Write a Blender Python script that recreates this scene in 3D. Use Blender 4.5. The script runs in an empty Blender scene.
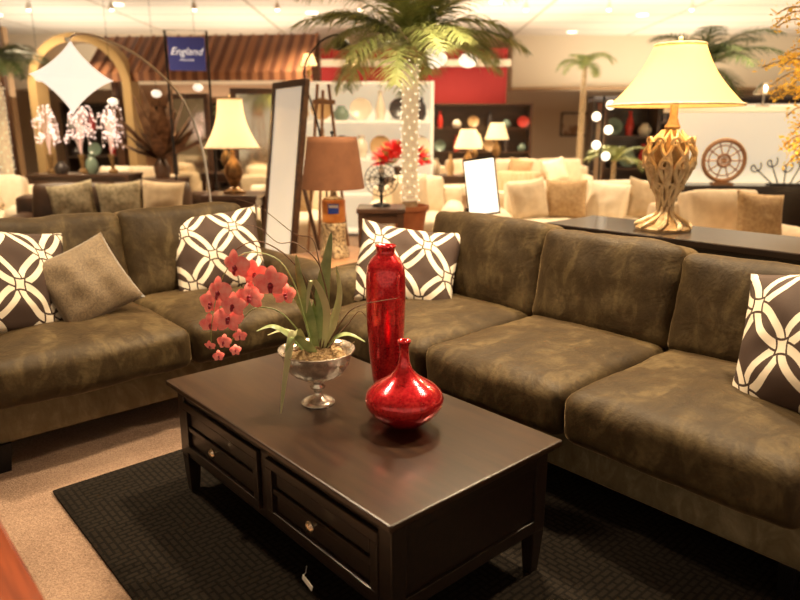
import bpy, math, random
from mathutils import Vector, Matrix, noise, Euler
random.seed(7)
pi=math.pi; sin=math.sin; cos=math.cos
scene=bpy.context.scene
scene.view_settings.view_transform='Standard'
COL=scene.collection
# ------------------------------------------------------------------ materials
class NT:
    def __init__(s,name):
        s.m=bpy.data.materials.new(name); s.m.use_nodes=True
        s.nt=s.m.node_tree; s.N=s.nt.nodes; s.L=s.nt.links
        s.b=s.N['Principled BSDF']; s.out=s.N['Material Output']
    def node(s,t,**k):
        n=s.N.new(t)
        for a,v in k.items(): setattr(n,a,v)
        return n
    def link(s,a,b): s.L.new(a,b)
    def math(s,op,a,b=None,c=None):
        n=s.node('ShaderNodeMath',operation=op)
        for i,x in enumerate((a,b,c)):
            if x is None: continue
            if isinstance(x,(int,float)): n.inputs[i].default_value=x
            else: s.link(x,n.inputs[i])
        return n.outputs[0]
    def coord(s,scale=(1,1,1)):
        t=s.node('ShaderNodeTexCoord'); m=s.node('ShaderNodeMapping'); m.inputs['Scale'].default_value=scale
        s.link(t.outputs['Object'],m.inputs[0]); return m.outputs[0]
    def noise(s,vec,scale,detail=3,rough=.5,dist=0):
        n=s.node('ShaderNodeTexNoise'); n.inputs['Scale'].default_value=scale; n.inputs['Detail'].default_value=detail
        n.inputs['Roughness'].default_value=rough; n.inputs['Distortion'].default_value=dist
        s.link(vec,n.inputs['Vector']); return n.outputs['Fac']
    def ramp(s,fac,stops):
        r=s.node('ShaderNodeValToRGB'); e=r.color_ramp.elements
        while len(e)<len(stops): e.new(.5)
        for i,(p,c) in enumerate(stops):
            e[i].position=p; e[i].color=(*c,1)
        s.link(fac,r.inputs[0]); return r.outputs[0]
    def bump(s,h,strength=.3,dist=.01):
        b=s.node('ShaderNodeBump'); b.inputs['Strength'].default_value=strength; b.inputs['Distance'].default_value=dist
        s.link(h,b.inputs['Height']); s.link(b.outputs[0],s.b.inputs['Normal'])
    def set(s,**k):
        for a,v in k.items(): s.b.inputs[a.replace('_',' ')].default_value=v
def M(name,c,rough=.5,metal=0,c2=None,nscale=6,bump=0,bscale=60,bdist=.004,stretch=(1,1,1),coat=0,sheen=0,em=0,emc=None,sp=(.35,.65),trans=0):
    t=NT(name); t.set(Base_Color=(*c,1),Roughness=rough,Metallic=metal)
    v=t.coord(stretch)
    if c2 is not None:
        t.link(t.ramp(t.noise(v,nscale,4,.55),[(sp[0],c),(sp[1],c2)]),t.b.inputs['Base Color'])
    if bump: t.bump(t.noise(v,bscale,3),bump,bdist)
    if coat: t.set(Coat_Weight=coat,Coat_Roughness=.12)
    if sheen:
        t.set(Sheen_Weight=sheen,Sheen_Roughness=.35); t.b.inputs['Sheen Tint'].default_value=(1,.85,.6,1)
    if em: t.b.inputs['Emission Color'].default_value=(*(emc or c),1); t.set(Emission_Strength=em)
    if trans:
        tr=t.node('ShaderNodeBsdfTranslucent'); tr.inputs[0].default_value=(*c,1)
        mx=t.node('ShaderNodeMixShader'); mx.inputs[0].default_value=trans
        t.link(t.b.outputs[0],mx.inputs[1]); t.link(tr.outputs[0],mx.inputs[2]); t.link(mx.outputs[0],t.out.inputs[0])
    return t.m
def velvet(name,dk,lt,hl,sheen,a=.45,tint=(1,.68,.36),st=(.34,.50,.66)):
    t=NT(name); v=t.coord(); vs=t.coord((1.5,1,.8))
    n1=t.noise(v,2.6,3,.5,.9); n2=t.noise(vs,9,5,.6,1.3); n3=t.noise(v,90,2,.5,0)
    f=t.math('ADD',t.math('MULTIPLY',n1,(1-a)*.92),t.math('ADD',t.math('MULTIPLY',n2,a*.92),t.math('MULTIPLY',n3,.08)))
    t.link(t.ramp(f,[(st[0],dk),(st[1],lt),(st[2],hl)]),t.b.inputs['Base Color'])
    t.set(Roughness=.60,Sheen_Weight=sheen,Sheen_Roughness=.28); t.b.inputs['Specular IOR Level'].default_value=.2
    t.b.inputs['Sheen Tint'].default_value=(*tint,1)
    t.bump(t.math('ADD',t.noise(v,8,4,.55,.9),t.math('MULTIPLY',t.noise(v,80,2,.6),.16)),.45,.014); return t.m
VELVET=velvet('olive_velvet',(.022,.0125,.0048),(.046,.029,.0118),(.118,.083,.038),.44)  # lightest tone paints gold sheen patches into the base colour
CHENILLE=velvet('olive_chenille',(.12,.088,.044),(.18,.138,.076),(.28,.225,.135),.35,.7)
def trellis():
    t=NT('trellis_fabric'); v=t.coord((1,1,1))
    sx=t.node('ShaderNodeSeparateXYZ'); t.link(v,sx.inputs[0])
    k=3.7
    x=t.math('MULTIPLY',sx.outputs[0],k*1.05); z=t.math('MULTIPLY',sx.outputs[2],k*.90)
    u=t.math('ADD',x,z); w=t.math('SUBTRACT',x,z)
    cu=t.math('ABSOLUTE',t.math('SUBTRACT',t.math('FRACT',t.math('ADD',u,20.25)),.5))
    cw=t.math('ABSOLUTE',t.math('SUBTRACT',t.math('FRACT',t.math('ADD',w,20.0)),.5))
    cu1=t.math('SUBTRACT',1,cu); cw1=t.math('SUBTRACT',1,cw)
    R=.635; pw=2.6
    def ring(a,b):
        ln=t.math('POWER',t.math('ADD',t.math('POWER',a,pw),t.math('POWER',b,pw)),1/pw)
        return t.math('ABSOLUTE',t.math('SUBTRACT',ln,R))
    fs=[ring(cu1,cw1),ring(cu,cw1),ring(cu1,cw),ring(cu,cw)]
    W=.066; acc=t.math('LESS_THAN',fs[0],W)
    for f in fs[1:]:
        keep=t.math('MULTIPLY',acc,t.math('GREATER_THAN',f,W+.036))
        acc=t.math('MAXIMUM',keep,t.math('LESS_THAN',f,W))
    t.link(t.ramp(acc,[(.45,(.050,.026,.017)),(.55,(.78,.69,.56))]),t.b.inputs['Base Color'])
    t.set(Roughness=.8); t.bump(t.noise(v,160,2),.2,.002); return t.m
TRELLIS=trellis()
def damask():
    t=NT('tan_damask'); v=t.coord((1,1,1)); n=t.noise(v,30,2,.4,3.0)
    t.link(t.ramp(n,[(.43,(.115,.074,.038)),(.50,(.20,.138,.074)),(.57,(.125,.082,.042))]),t.b.inputs['Base Color']); t.set(Roughness=.7,Sheen_Weight=.25); return t.m
DAMASK=damask()
def carpet():
    t=NT('beige_carpet'); v=t.coord()
    t.link(t.ramp(t.math('ADD',t.math('MULTIPLY',t.noise(v,130,4,.7),.7),t.math('MULTIPLY',t.noise(v,3,3),.3)),[(.35,(.18,.105,.07)),(.62,(.40,.265,.185))]),t.b.inputs['Base Color'])
    t.set(Roughness=.95); t.bump(t.noise(v,160,3),.8,.01); return t.m
CARPET=carpet()
def rugm():
    t=NT('charcoal_maze_rug'); v=t.coord((1,1,1))
    def brick(vec):
        b=t.node('ShaderNodeTexBrick'); b.inputs['Scale'].default_value=11; b.inputs['Mortar Size'].default_value=.05
        b.inputs['Color1'].default_value=(.5,.5,.5,1); b.inputs['Color2'].default_value=(.6,.6,.6,1); b.inputs['Mortar'].default_value=(0,0,0,1)
        t.link(vec,b.inputs['Vector']); return b
    b=brick(v)
    c=t.node('ShaderNodeTexChecker'); c.inputs['Scale'].default_value=5.5; t.link(v,c.inputs['Vector'])
    m=t.node('ShaderNodeMapping'); m.inputs['Rotation'].default_value=(0,0,pi/2); t.link(v,m.inputs[0])
    b2=brick(m.outputs[0])
    mx=t.node('ShaderNodeMix',data_type='RGBA'); t.link(c.outputs['Fac'],mx.inputs[0]); t.link(b.outputs['Color'],mx.inputs[6]); t.link(b2.outputs['Color'],mx.inputs[7])
    t.link(t.ramp(mx.outputs[2],[(.1,(.008,.006,.0045)),(.5,(.018,.0135,.010))]),t.b.inputs['Base Color'])
    t.set(Roughness=.95); t.b.inputs['Specular IOR Level'].default_value=.1; t.bump(t.math('ADD',t.math('MULTIPLY',mx.outputs[2],.6),t.noise(v,200,2)),.4,.005); return t.m
RUG=rugm()
ESPRESSO=M('espresso_wood',(.010,.005,.0035),.33,c2=(.020,.010,.006),nscale=5,stretch=(1,12,12),coat=.35)
ESPTOP=M('espresso_wood_top',(.018,.008,.0045),.28,c2=(.034,.016,.008),nscale=4,stretch=(1,10,10),coat=.25)  # lighter espresso copy, light reflected off the top put into its colour
BRASS=M('brushed_nickel_knob',(.85,.72,.55),.22,1)
SILVER=M('mercury_silver',(.88,.80,.70),.26,.8,c2=(.50,.43,.36),nscale=38,bump=.35,bscale=60,sp=(.38,.58))
def redv():
    t=NT('red_crackle_glaze'); v=t.coord()
    vo=t.node('ShaderNodeTexVoronoi'); vo.inputs['Scale'].default_value=120; t.link(v,vo.inputs['Vector'])
    f=t.math('ADD',t.math('MULTIPLY',t.noise(v,16,5,.7,1),.6),t.math('MULTIPLY',vo.outputs['Distance'],.35))
    t.link(t.ramp(f,[(.28,(.36,.003,.008)),(.42,(.56,.006,.018)),(.62,(.80,.03,.04))]),t.b.inputs['Base Color'])
    t.set(Roughness=.18,Metallic=.65,Coat_Weight=.9,Coat_Roughness=.05); t.bump(f,.12,.003); return t.m
REDV=redv()
GOLD=M('antique_gold',(.70,.50,.27),.45,.15,c2=(.95,.80,.54),nscale=25,bump=.2,bscale=60)
GOLDD=M('dark_antique_gold',(.16,.085,.03),.5,.4,c2=(.36,.22,.09),nscale=25)
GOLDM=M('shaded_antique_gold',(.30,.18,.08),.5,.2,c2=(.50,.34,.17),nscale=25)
SHADE=M('cream_pleated_shade',(.95,.74,.40),.8,trans=.62,em=.40,emc=(1,.66,.27))
SHADEW=M('warm_white_shade',(.95,.82,.58),.8,trans=.5,em=.95,emc=(1,.80,.50))
SHADEB=M('brown_suede_shade',(.14,.050,.018),.85,c2=(.18,.068,.026),nscale=10)
GLOW=M('glowing_paper',(1,.95,.85),.8,em=.85,emc=(1,.92,.78))
BULB=M('lit_bulb',(1,.9,.7),.5,em=9,emc=(1,.82,.5))
DOWNL=M('downlight_lens',(1,.95,.85),.5,em=2.5,emc=(1,.9,.72))
FAIRY=M('fairy_light',(1,.9,.7),.5,em=4,emc=(1,.86,.58))
FAIRYP=M('pink_fairy_light',(1,.85,.82),.5,em=1.6,emc=(1,.80,.72))
ROPE=M('rope_light_wrap',(.92,.78,.54),.6,em=.30,emc=(1,.80,.50))
LIGHTBOX=M('lit_white_board',(1,1,.97),.6,em=1.1,emc=(1,.93,.8))
BLACK=M('black_metal',(.012,.010,.010),.4,.6)
DARKW=M('dark_brown_wood',(.05,.022,.012),.35,c2=(.09,.04,.02),nscale=4,stretch=(1,8,8),coat=.3)
MIDW=M('walnut_wood',(.24,.11,.05),.4,c2=(.36,.18,.085),nscale=4,stretch=(1,8,8),coat=.2)
CHERRY=M('cherry_wood_gloss',(.15,.026,.008),.2,c2=(.28,.055,.016),nscale=3,stretch=(1,14,14),coat=.8)
CHROME=M('satin_chrome',(.8,.75,.68),.25,1)
LINEN=M('cream_linen',(.66,.53,.38),.85,c2=(.76,.63,.47),nscale=12,bump=.2)
WHITEF=M('white_linen',(.78,.67,.52),.85,c2=(.88,.77,.62),nscale=12,bump=.2)
BEIGEF=M('beige_fabric',(.44,.33,.21),.85,c2=(.54,.41,.27),nscale=12)
TANF=M('tan_woven_fabric',(.36,.22,.11),.85,c2=(.50,.35,.19),nscale=40)
BROWNF=M('brown_leather',(.055,.028,.016),.45,c2=(.09,.045,.025),nscale=8)
KHAKI=M('khaki_fabric',(.20,.16,.09),.8,c2=(.40,.33,.22),nscale=30)
LEAF=M('palm_green',(.18,.23,.06),.5,c2=(.44,.48,.18),nscale=8)
LEAFDK=M('deep_green_leaf',(.05,.09,.03),.5,c2=(.14,.19,.07),nscale=8)
LEAFD=M('bromeliad_green',(.14,.20,.06),.4,c2=(.36,.42,.18),nscale=10)
LEAFP=M('pale_leaf',(.42,.42,.20),.5,c2=(.55,.52,.30),nscale=10)
CORAL=M('coral_petal',(.90,.13,.11),.5,c2=(1,.34,.27),nscale=40,em=.07,emc=(1,.25,.2))  # slight petal glow, extra brightness put into the material
MAROON=M('dark_petal_lip',(.30,.01,.03),.5)
TWIG=M('curly_twig',(.12,.06,.03),.7)
MOSS=M('dried_moss',(.22,.13,.06),.95,c2=(.48,.33,.16),nscale=60,bump=1,bscale=120,bdist=.01)
TRUNK=M('palm_fibre_trunk',(.40,.28,.15),.9,c2=(.66,.52,.34),nscale=30,bump=1,bscale=50,bdist=.02)
TERRA=M('terracotta',(.36,.10,.035),.6,c2=(.46,.16,.06),nscale=8)
YELLOW=M('yellow_blossom',(.85,.50,.03),.6,c2=(.98,.70,.12),nscale=20,em=.22,emc=(1,.6,.08))  # faint emission added so the blossoms look brightly lit
REDL=M('poinsettia_red',(.55,.01,.015),.5,c2=(.75,.03,.03),nscale=15)
AMBER=M('amber_glaze',(.75,.24,.05),.35,c2=(.88,.38,.11),nscale=12)
MOTTLE=M('mottled_ceramic',(.08,.04,.02),.4,c2=(.60,.45,.26),nscale=60,bump=.5)
TAGB=M('tag_blue',(.03,.08,.40),.5,em=.06,emc=(.05,.1,.6)); WHITE=M('white_paint',(.80,.74,.62),.5); PAPER=M('white_paper',(.9,.88,.84),.7)
SIGNB=M('sign_navy_blue',(.045,.055,.26),.4,em=.10,emc=(.06,.07,.4))
SIGNT=M('sign_lettering',(.95,.95,.95),.5,em=.4,emc=(1,1,1))
REDW=M('red_wall_paint',(.32,.012,.010),.7); GOLDW=M('ochre_wall_paint',(.46,.31,.14),.8); TANW=M('tan_wall_paint',(.36,.22,.11),.8)
CREAMW=M('cream_wall_paint',(.74,.63,.47),.85)
def ceilm():
    t=NT('ceiling_tile'); v=t.coord()
    b=t.node('ShaderNodeTexBrick'); b.offset=0; b.inputs['Scale'].default_value=1.0; b.inputs['Brick Width'].default_value=2.4; b.inputs['Row Height'].default_value=.9; b.inputs['Mortar Size'].default_value=.03
    b.inputs['Color1'].default_value=(.82,.75,.64,1); b.inputs['Color2'].default_value=(.80,.73,.62,1); b.inputs['Mortar'].default_value=(.50,.42,.31,1)
    t.link(v,b.inputs['Vector']); t.link(b.outputs[0],t.b.inputs['Base Color']); t.set(Roughness=.9); return t.m
CEIL=ceilm()
def awnm():
    t=NT('striped_copper_awning'); v=t.coord(); w=t.node('ShaderNodeTexWave'); w.inputs['Scale'].default_value=1.9; w.bands_direction='X'
    t.link(v,w.inputs[0]); t.link(t.ramp(w.outputs['Fac'],[(.35,(.15,.052,.024)),(.6,(.33,.14,.065))]),t.b.inputs['Base Color']); t.set(Roughness=.6); return t.m
AWN=awnm()
# ------------------------------------------------------------------ mesh builder
def xf(v,Mx): return [Mx@Vector(p) for p in v] if Mx is not None else [Vector(p) for p in v]
class MB:
    def __init__(s): s.v=[]; s.f=[]; s.m=[]
    def add(s,v,f,mi=0,Mx=None):
        o=len(s.v); s.v+=xf(v,Mx); s.f+=[tuple(i+o for i in q) for q in f]; s.m+=[mi]*len(f); return s
    def box(s,c,d,mi=0,Mx=None):
        x,y,z=[a/2 for a in d]; v=[(c[0]+i*x,c[1]+j*y,c[2]+k*z) for k in(-1,1) for j in(-1,1) for i in(-1,1)]
        return s.add(v,[(0,2,3,1),(4,5,7,6),(0,1,5,4),(2,6,7,3),(0,4,6,2),(1,3,7,5)],mi,Mx)
    def taper(s,c,z0,z1,w0,w1,mi=0,Mx=None):
        v=[(c[0]+i*w0/2,c[1]+j*w0/2,z0) for j in(-1,1) for i in(-1,1)]+[(c[0]+i*w1/2,c[1]+j*w1/2,z1) for j in(-1,1) for i in(-1,1)]
        return s.add(v,[(0,2,3,1),(4,5,7,6),(0,1,5,4),(2,6,7,3),(0,4,6,2),(1,3,7,5)],mi,Mx)
    def lathe(s,prof,seg=32,c=(0,0,0),mi=0,Mx=None,mod=None,cap=True):
        v=[];f=[]
        for r,z in prof:
            for k in range(seg):
                a=2*pi*k/seg; rr=r*(mod(a,z) if mod else 1); v.append((c[0]+rr*cos(a),c[1]+rr*sin(a),c[2]+z))
        n=len(prof)
        for i in range(n-1):
            for k in range(seg):
                k2=(k+1)%seg; f.append((i*seg+k,i*seg+k2,(i+1)*seg+k2,(i+1)*seg+k))
        if cap:
            f.append(tuple(reversed(range(seg)))); f.append(tuple((n-1)*seg+k for k in range(seg)))
        return s.add(v,f,mi,Mx)
    def tube(s,pts,r,seg=8,mi=0,Mx=None):
        pts=[Vector(p) for p in pts]; n=len(pts); R=r if isinstance(r,(list,tuple)) else [r]*n
        v=[];f=[]; up=None
        for i,p in enumerate(pts):
            t=(pts[min(i+1,n-1)]-pts[max(i-1,0)]).normalized()
            if up is None:
                up=Vector((0,0,1)) if abs(t.z)<.9 else Vector((1,0,0))
            a=(up-t*up.dot(t)).normalized(); b=t.cross(a); up=a
            for k in range(seg):
                th=2*pi*k/seg; v.append(p+(a*cos(th)+b*sin(th))*R[i])
        for i in range(n-1):
            for k in range(seg):
                k2=(k+1)%seg; f.append((i*seg+k,i*seg+k2,(i+1)*seg+k2,(i+1)*seg+k))
        f.append(tuple(reversed(range(seg)))); f.append(tuple((n-1)*seg+k for k in range(seg)))
        return s.add(v,f,mi,Mx)
    def sphere(s,c,r,mi=0,seg=12,sq=(1,1,1),Mx=None,nz=0,nf=5):
        v=[];f=[]; rings=max(5,seg//2+1)
        for i in range(rings+1):
            ph=pi*i/rings
            for k in range(seg):
                th=2*pi*k/seg; d=Vector((sin(ph)*cos(th),sin(ph)*sin(th),-cos(ph)))
                q=1+(noise.noise(d*nf+Vector(c)*7)*nz if nz else 0)
                v.append((c[0]+d.x*r*sq[0]*q,c[1]+d.y*r*sq[1]*q,c[2]+d.z*r*sq[2]*q))
        for i in range(rings):
            for k in range(seg):
                k2=(k+1)%seg; f.append((i*seg+k,i*seg+k2,(i+1)*seg+k2,(i+1)*seg+k))
        return s.add(v,f,mi,Mx)
    def ribbon(s,pts,w,side,fold=0.0,mi=0,Mx=None):
        pts=[Vector(p) for p in pts]; n=len(pts); side=Vector(side); v=[];f=[]
        for i,p in enumerate(pts):
            t=(pts[min(i+1,n-1)]-pts[max(i-1,0)]).normalized()
            sd=(side-t*side.dot(t)).normalized(); nn=t.cross(sd)
            ww=w(i/(n-1)) if callable(w) else w
            v+= [p-sd*ww+nn*fold*ww, p, p+sd*ww+nn*fold*ww]
        for i in range(n-1):
            a=i*3; f+=[(a,a+1,a+4,a+3),(a+1,a+2,a+5,a+4)]
        return s.add(v,f,mi,Mx)
    def build(s,name,mats,parent=None,smooth=True,bevel=0,loc=None,rot=None,merge=False,sub=0,auto=True):
        me=bpy.data.meshes.new(name); me.from_pydata([tuple(p) for p in s.v],[],s.f); me.update()
        if not isinstance(mats,(list,tuple)): mats=[mats]
        for m in mats: me.materials.append(m)
        for i,p in enumerate(me.polygons): p.material_index=s.m[i]; p.use_smooth=smooth
        if merge:
            import bmesh
            b=bmesh.new(); b.from_mesh(me); bmesh.ops.remove_doubles(b,verts=b.verts,dist=1e-5); b.to_mesh(me); b.free()
        if smooth and auto:
            try: me.set_sharp_from_angle(angle=math.radians(40))
            except Exception: pass
        o=bpy.data.objects.new(name,me); COL.objects.link(o)
        if parent: o.parent=parent
        if loc is not None: o.location=loc
        if rot is not None: o.rotation_euler=rot
        if bevel:
            b=o.modifiers.new('bevel','BEVEL'); b.width=bevel; b.segments=2; b.limit_method='ANGLE'
        return o
def top(o,label,cat,group=None,kind=None):
    o['label']=label; o['category']=cat
    if group: o['group']=group
    if kind: o['kind']=kind
    return o
def empty(name,loc,rz,label,cat,group=None):
    o=bpy.data.objects.new(name,None); o.empty_display_size=.1; o.location=loc; o.rotation_euler=(0,0,rz); COL.objects.link(o)
    return top(o,label,cat,group)
def rbox(d,r,n=14,puff=(0,0,0),nz=0,nf=6,seed=0):
    """rounded box verts/faces centred on origin"""
    h=[a/2 for a in d]; v=[];f=[]
    par=[sin((-1+2*i/n)*pi/2) for i in range(n+1)]
    for ax in range(3):
        for sg in(-1,1):
            o=len(v); b,c=[(1,2),(2,0),(0,1)][ax]
            for i in range(n+1):
                for j in range(n+1):
                    p=[0,0,0]; p[ax]=sg*h[ax]; p[b]=par[i]*h[b]; p[c]=par[j]*h[c]
                    q=[max(-(h[k]-r),min(h[k]-r,p[k])) for k in range(3)]
                    dv=Vector(p)-Vector(q)
                    if dv.length>0: dv=dv.normalized()*r
                    w=Vector(q)+dv
                    u=[w[k]/h[k] for k in range(3)]
                    for k in range(3):
                        if puff[k]:
                            k1,k2=(k+1)%3,(k+2)%3
                            w[k]+=u[k]*puff[k]*(1-abs(u[k1])**3)*(1-abs(u[k2])**3)
                    if nz:
                        s=Vector((seed*3.1,seed*1.7,seed))
                        w+=w.normalized()*(noise.noise(w*nf+s)*nz+noise.noise(w*nf*2.3+s)*nz*.5)
                    v.append(w)
            for i in range(n):
                for j in range(n):
                    a=o+i*(n+1)+j; q=(a,a+n+1,a+n+2,a+1)
                    f.append(q if sg>0 else q[::-1])
    return v,f
def rb(name,c,d,r,mat,parent,n=12,puff=(0,0,0),nz=0,nf=6,seed=0,rot=None):
    mb=MB(); v,f=rbox(d,r,n,puff,nz,nf,seed); mb.add(v,f)
    return mb.build(name,mat,parent,loc=c,rot=rot,merge=True,auto=False)
# ------------------------------------------------------------------ layout frame of the seating group
E1=Vector((-.6653,.7466,0)); E2=Vector((.7466,.6653,0)); NN=Vector((-.023,1.393,0))
def P(s,t,z=0): return NN+E1*s+E2*t+Vector((0,0,z))
RZ_R=math.atan2(-.7466,.6653)   # local x=-E1, y=E2
RZ_L=math.atan2(.6653,.7466)    # local x=E2, y=E1
# ------------------------------------------------------------------ room shell
def plane(name,c,d,mat,rot=None):
    mb=MB(); mb.box((0,0,0),d); o=mb.build(name,mat,loc=c,smooth=False,rot=rot); o['kind']='structure'; return o
plane('floor',(0,8,-.05),(26,24,.1),CARPET)
plane('ceiling',(0,8,3.35),(26,24,.1),CEIL)
plane('wall_back',(0,18.1,1.65),(26,.2,3.3),CREAMW)
plane('wall_left',(-13,8,1.65),(.2,24,3.3),CREAMW)
plane('wall_right',(13,8,1.65),(.2,24,3.3),CREAMW)
plane('trim_soffit',(6.9,15.4,2.75),(9,.5,1.1),CREAMW)
plane('trim_cornice',(6.9,15.1,2.22),(9,.12,.06),TANW)
plane('wall_red',(.0,14.0,1.5),(4.2,.25,2.8),REDW)
plane('trim_red_cornice',(.0,13.8,2.62),(4.3,.2,.12),CREAMW)
plane('trim_far_left',(-6.5,15.2,2.75),(8,.4,1.1),CREAMW)
def arch_wall():
    mb=MB(); r=.64; R=.76; zc=1.98; th=.35; v=[];f=[]; n=25
    inn=[(-r,0)]+[(r*cos(pi-k*pi/22),zc+r*sin(pi-k*pi/22)) for k in range(23)]+[(r,0)]
    out=[(-R,0)]+[(R*cos(pi-k*pi/22),zc+R*sin(pi-k*pi/22)) for k in range(23)]+[(R,0)]
    for y in(-th/2,th/2): v+=[(x,y,z) for x,z in inn]+[(x,y,z) for x,z in out]
    for i in range(n-1):
        f.append((i,i+1,n+i+1,n+i)); f.append((2*n+i,3*n+i,3*n+i+1,2*n+i+1)); f.append((i,2*n+i,2*n+i+1,i+1)); f.append((n+i,n+i+1,3*n+i+1,3*n+i))
    mb.add(v,f); o=mb.build('wall_arch',GOLDW,loc=(-4.75,10.6,0),smooth=False); o['kind']='structure'
arch_wall()
# ------------------------------------------------------------------ sofa
def sofa(loc,rz,seats,mc,mbse,label,cat='sofa',n=12,arm=.22,depth=1.03,backh=.86,seatz=.49,legh=.12,group=None,name='sofa',lw=.06,nz=.012,legmat=None,dz=None,armh=.60,framecut=.10,li=.06,r=.05,pf=1.0):
    e=empty(name,loc,rz,label,cat,group); L=sum(seats)+2*arm
    rb('base',(L/2,depth/2+.02,(legh+.33)/2),(L-.02,depth-.04,.33-legh),.02,mbse,e,n=6)
    rb('backrest',(L/2,depth-.12,(legh+backh-framecut)/2),(L-.04,.22,backh-framecut-legh),.06,mc,e,n=8,nz=nz*.4)
    for i,x in enumerate((arm/2,L-arm/2)):
        rb('armrest',(x,depth/2-.01,(legh+armh)/2),(arm,depth-.06,armh-legh),.10,mc,e,n=12,puff=(0.02,0,.015),nz=nz*.5,seed=i)
    x=arm
    for i,w in enumerate(seats):
        rb('seat_cushion',(x+w/2,.27,seatz-.082),(w+.002,.78,.19),r,mc,e,n=n,puff=(0,.018*pf,.030*pf),nz=nz,nf=4.5,seed=i+3)
        q=dz[i] if dz else 0
        rb('back_cushion',(x+w/2,.73,(seatz+backh+q)/2-.01),(w+.014,.22,backh+q-seatz+.04),r-.002,mc,e,n=n,puff=(0,.036*pf,.008*pf),nz=nz*1.2,nf=4.5,seed=i+9,rot=(math.radians(-12),0,0))
        x+=w
    for px_ in(li,L-li):
        for py in(.07,depth-.1):
            mb=MB(); mb.taper((0,0),0,legh+.005,lw*.7,lw); mb.build('leg',legmat or BLACK,e,loc=(px_,py,0),smooth=False,bevel=.002)
    return e,L
arm=.24
sofa(P(1.60+arm,1.03),RZ_R,[.75,.68,.76],VELVET,CHENILLE,'olive brown crushed velvet three-seat sofa beside a dark coffee table',n=26,arm=arm,backh=.875,dz=[.035,.012,-.015],armh=.66,nz=.013,li=.30,lw=.05,legmat=BLACK)
sofa(P(1.84,-.50-arm),RZ_L,[.82,.72],VELVET,CHENILLE,'olive brown velvet loveseat with three throw pillows',n=26,arm=arm,backh=.93,armh=.64,nz=.013,li=.28,lw=.08)
# ------------------------------------------------------------------ pillows
def pillow(c,size,th,mat,label,rz,tilt,roll=0,group=None,n=22,name='throw_pillow',seed=0,asp=1.0):
    mb=MB(); v=[];f=[]
    for sg in(-1,1):
        o=len(v)
        for i in range(n+1):
            for j in range(n+1):
                u=-1+2*i/n; w=-1+2*j/n
                e=.07
                x=u*(1-e*(1-w*w)); z=w*(1-e*(1-u*u))
                hgt=max(0,(1-abs(u)**2.2))**.6*max(0,(1-abs(w)**2.2))**.6
                q=Vector((x*size/2,0,z*size*asp/2))
                y=sg*th/2*hgt+noise.noise(q*11+Vector((seed,0,sg)))*.020*hgt
                bend=(q.x**2)*.25
                v.append((q.x,y-bend,q.z))
        for i in range(n):
            for j in range(n):
                a=o+i*(n+1)+j; qd=(a,a+n+1,a+n+2,a+1); f.append(qd if sg<0 else qd[::-1])
    mb.add(v,f); o=mb.build(name,mat,merge=True,auto=False)
    o.matrix_world=Matrix.Translation(c)@Matrix.Rotation(rz,4,'Z')@Matrix.Rotation(tilt,4,'X')@Matrix.Rotation(roll,4,'Y')
    return top(o,label,'pillow',group)
g='patterned throw pillows'
d2r=math.radians
pillow(P(2.23,-.25,.710),.50,.17,TRELLIS,'brown and ivory trellis throw pillow against the loveseat arm',RZ_L+d2r(22),d2r(-24),d2r(14),g,seed=1)
pillow(P(2.17,.025,.675),.37,.15,DAMASK,'taupe tan damask throw pillow tipped on its corner',RZ_L+d2r(-8),d2r(-28),d2r(-22),seed=2)
pillow(P(2.35,.78,.705),.49,.17,TRELLIS,'brown and ivory trellis throw pillow by the far loveseat arm',RZ_L+d2r(-26),d2r(-30),d2r(-6),g,seed=3)
pillow(P(1.49,1.40,.665),.55,.17,TRELLIS,'brown and ivory trellis throw pillow in the sofa corner',RZ_R+d2r(44),d2r(-32),d2r(8),g,seed=4,asp=.84)
pillow(P(-.41,1.38,.715),.50,.17,TRELLIS,'brown and ivory trellis throw pillow leaning at the near sofa end',RZ_R+d2r(-25),d2r(-24),d2r(-18),g,seed=5)
# ------------------------------------------------------------------ rug
mb=MB(); v,f=rbox((2.6,1.62,.014),.006,10); mb.add(v,f)
o=mb.build('area_rug',RUG,loc=P(.28,.45,.007),rot=(0,0,RZ_R),merge=True,auto=False); top(o,'charcoal black area rug with woven maze pattern','rug')
# ------------------------------------------------------------------ coffee table
LT,WT=1.276,.685; zr=.014
ct=empty('coffee_table',P(LT,0,zr),RZ_R,'espresso wood coffee table with two drawers and tapered legs','table')
H=.446
mb=MB(); mb.box((LT/2,WT/2,H-.010),(LT,WT,.020)); mb.build('tabletop',ESPTOP,ct,bevel=.005,smooth=False)
mb=MB(); mb.box((LT/2,WT/2,H-.028),(LT-.03,WT-.03,.016)); mb.build('top_molding',ESPRESSO,ct,bevel=.006,smooth=False)
ins=.035; zb=.15; zt=H-.034
mb=MB()
mb.box((LT/2,WT-ins-.012,(zb+zt)/2),(LT-2*ins-.04,.02,zt-zb))
for x in (ins+.014,LT-ins-.014):
    mb.box((x,WT/2,(zb+zt)/2),(.018,WT-2*ins-.04,zt-zb))
mb.box((LT/2,WT/2,zb+.008),(LT-2*ins-.02,WT-2*ins-.02,.014)); mb.box((LT/2,WT/2,zt-.004),(LT-2*ins-.02,WT-2*ins-.02,.008))
fy=ins+.012
mb.box((LT/2,fy,zt-.016),(LT-2*ins,.022,.032)); mb.box((LT/2,fy,zb+.012),(LT-2*ins,.022,.024)); mb.box((LT/2,fy,(zb+zt)/2),(.045,.022,zt-zb))
for x,sg in((ins+.002,-1),(LT-ins-.002,1)):
    mb.box((x,WT/2,zt-.02),(.014,WT-2*ins-.05,.04)); mb.box((x,WT/2,zb+.02),(.014,WT-2*ins-.05,.04))
mb.build('cabinet_body',ESPRESSO,ct,bevel=.002,smooth=False)
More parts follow.
